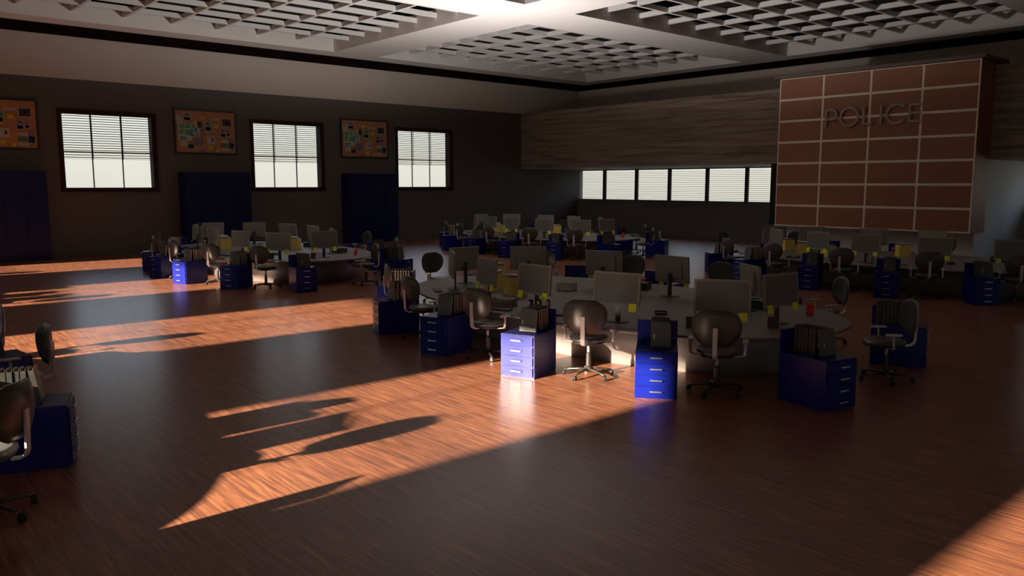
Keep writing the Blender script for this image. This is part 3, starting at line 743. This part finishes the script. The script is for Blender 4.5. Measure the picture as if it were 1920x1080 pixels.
for name, dx, dy, chs, cbs, mos, small, binds in ISL:
    put('island', HX+dx, HY+dy, 0, 0, ISD[name], 'desk', 'oval desk islands')
    rk = ranks(CH, dx, dy, [c for c in chs if c in NEARC], [c for c in chs if c in FARC])
    for k in chs:
        x, y, a = CH[k]; od, sd_ = rk[k]
        put('chair', x+dx, y+dy, 0, a, 'charcoal swivel chair with pale spine post, %s on %s side of %s' % (od, sd_, name), 'office chair', 'swivel chairs around the '+name)
    rk = ranks(CB, dx, dy, [c for c in cbs if c in NEARB], [c for c in cbs if c in FARB])
    for k in cbs:
        x, y, a = CB[k]; od, sd_ = rk[k]
        if name == 'left-edge island' and k == 'e': y -= 0.07
        xc, yc = x+dx-0.36*math.cos(R(a)), y+dy-0.36*math.sin(R(a))
        lit = 'sunlit blue' if (name == 'nearest island' and k == 'a') else 'blue'
        put('cabinet', xc, yc, 0, a, '%s four-drawer cabinet, %s on %s side of %s' % (lit, od, sd_, name), 'drawer cabinet', 'blue drawer cabinets around the '+name)
        if k in binds:
            nb = 7
            for i in range(nb):
                lx = -0.275 + 0.054*i; ly = 0.045 + 0.004*((i*5) % 3)
                X = xc + lx*math.cos(R(a)) - ly*math.sin(R(a)); Y = yc + lx*math.sin(R(a)) + ly*math.cos(R(a))
                last = (i == nb-1)
                o_ = ['rearmost','second','third','fourth','fifth','sixth','frontmost'][i]
                rot = (0, 0, R(a))
                if last:
                    X += 0.062*math.cos(R(a)); Y += 0.062*math.sin(R(a)); rot = (Matrix.Rotation(R(a),3,'Z') @ Matrix.Rotation(R(-10),3,'Y')).to_euler()
                put('binder', X, Y, 0.5915+(0.004 if last else 0), a, '%s black binder on %s cabinet, %s side, %s' % (o_, od.replace(' from left',' left'), sd_, name), 'binder', 'binders on the cabinets of the '+name, rot)
    rk = ranks(MO, dx, dy, [c for c in mos if c in NEARC], [c for c in mos if c in FARC])
    for k in mos:
        x, y, a, notes = MO[k]; od, sd_ = rk[k]
        put('monitor', x+dx, y+dy, DZ, a, 'grey flat monitor on dark foot, %s on %s side of %s' % (od, sd_, name), 'monitor', 'monitors on the '+name)
        if small:
            for c in notes:
                ly = 0.27 if c == 'L' else -0.27
                if sd_ == 'near': seen = 'left' if c == 'L' else 'right'
                else: seen = 'right' if c == 'L' else 'left'
                lx = 0.0765; X = x+dx + lx*math.cos(R(a)) - (-ly)*math.sin(R(a)); Y = y+dy + lx*math.sin(R(a)) + (-ly)*math.cos(R(a))
                rot = (Matrix.Rotation(R(a),3,'Z') @ Matrix.Rotation(R(-6),3,'Y')).to_euler()
                put('note', X, Y, DZ+0.250, a, 'lime sticky note at lower %s of %s monitor, %s side, %s' % (seen, od.replace(' from left',' left'), sd_, name), 'sticky note', 'sticky notes under the monitors of the '+name, rot)
    if name == 'left-edge island':
        put('carton', 0.42, 8.26, DZ, 85, 'unseen yellow document box added to shade the cabinet, left-edge island', 'document box')  # out of view, added only to keep sun off the cabinet side
    if not small: continue
    # keyboards before the near-side monitors
    for k, (x, y, a) in {'O':(8.68,11.95,150),'C':(8.06,9.47,195),'A':(8.45,8.30,200)}.items():
        if k in mos: put('keyboard', x+dx, y+dy, DZ, a, 'dark keyboard in front of %s monitor, near side of %s' % (rk[k][0], name), 'keyboard', 'keyboards on the '+name)
    where = [('left end', 9.62, 11.42, 20), ('middle, before left box', 9.42, 10.62, 75), ('back left', 10.55, 12.45, 60), ('centre', 11.0, 9.25, 40)]
    wl = ['near left end', 'left of centre', 'toward the back left', 'at the centre back']
    for (q, x, y, a), wn_ in zip(where, wl):
        put('carton', x+dx, y+dy, DZ, a, 'yellow document box with grey folders on top, %s of %s' % (wn_, name), 'document box', 'yellow document boxes on the '+name)
    z = DZ
    for i, (a, nm) in enumerate(((-62,'bottom'),(-60,'middle'),(-64,'top'))):
        put('book%d' % i, 8.42+dx, 9.78+dy, z, a, 'dark ring-bound book, %s of stack at left of %s' % (nm, name), 'book', 'ring-bound books on the '+name)
        z += (0.042, 0.038, 0.036)[i] + 0.0005
    put('block', 10.55+dx, 10.45+dy, DZ, 20, 'lying black file showing white paper block, centre of %s' % name, 'lever arch file', 'lying files')
    for i, nm in enumerate(('bottom','middle','top')):
        put('tray', 11.72+dx, 9.62+dy, DZ+0.0462*i, 25, 'dark green letter tray, %s of stack behind centre of %s' % (nm, name), 'letter tray', 'letter trays on the '+name)
    for i, nm in enumerate(('bottom','middle','top')):
        put('tray', 11.25+dx, 6.95+dy, DZ+0.0462*i, 100, 'dark letter tray, %s of stack behind right-end monitor of %s' % (nm, name), 'letter tray', 'letter trays on the '+name)
    for i in range(3):
        x, y = 8.25+0.10*i, 8.95-0.09*i
        bo_ = put('binder', x+dx, y+dy, DZ, 118+4*i, '%s standing black binder behind %s desk monitor of %s' % (('left','middle','right')[i], 'front', name), 'binder', 'standing binders on the '+name); bo_.scale = (0.9, 0.62, 0.62)
    put('frame', 8.98+dx, 6.50+dy, DZ, 222, 'small dark-red photo frame on near edge of %s' % name, 'photo frame', 'photo frames')
    put('frame', 9.80+dx, 5.75+dy, DZ, 210, 'small red photo frame by right end monitor of %s' % name, 'photo frame', 'photo frames')
    put('card', 11.2+dx, 5.98+dy, DZ, 195, 'bright red upright card at right end of %s' % name, 'desk card', 'red cards')
    put('cup', 12.35+dx, 10.10+dy, DZ, 0, 'red lidded cup with white cap on far edge of %s' % name, 'cup', 'red cups')
    put('phone', 9.62+dx, 7.52+dy, DZ, 30, 'dark desk phone between middle monitors of %s' % name, 'desk phone', 'desk phones')
    put('tray', 8.42+dx, 11.02+dy, DZ, 10, 'dark tray holding cards near left end of %s' % name, 'letter tray', 'card trays')
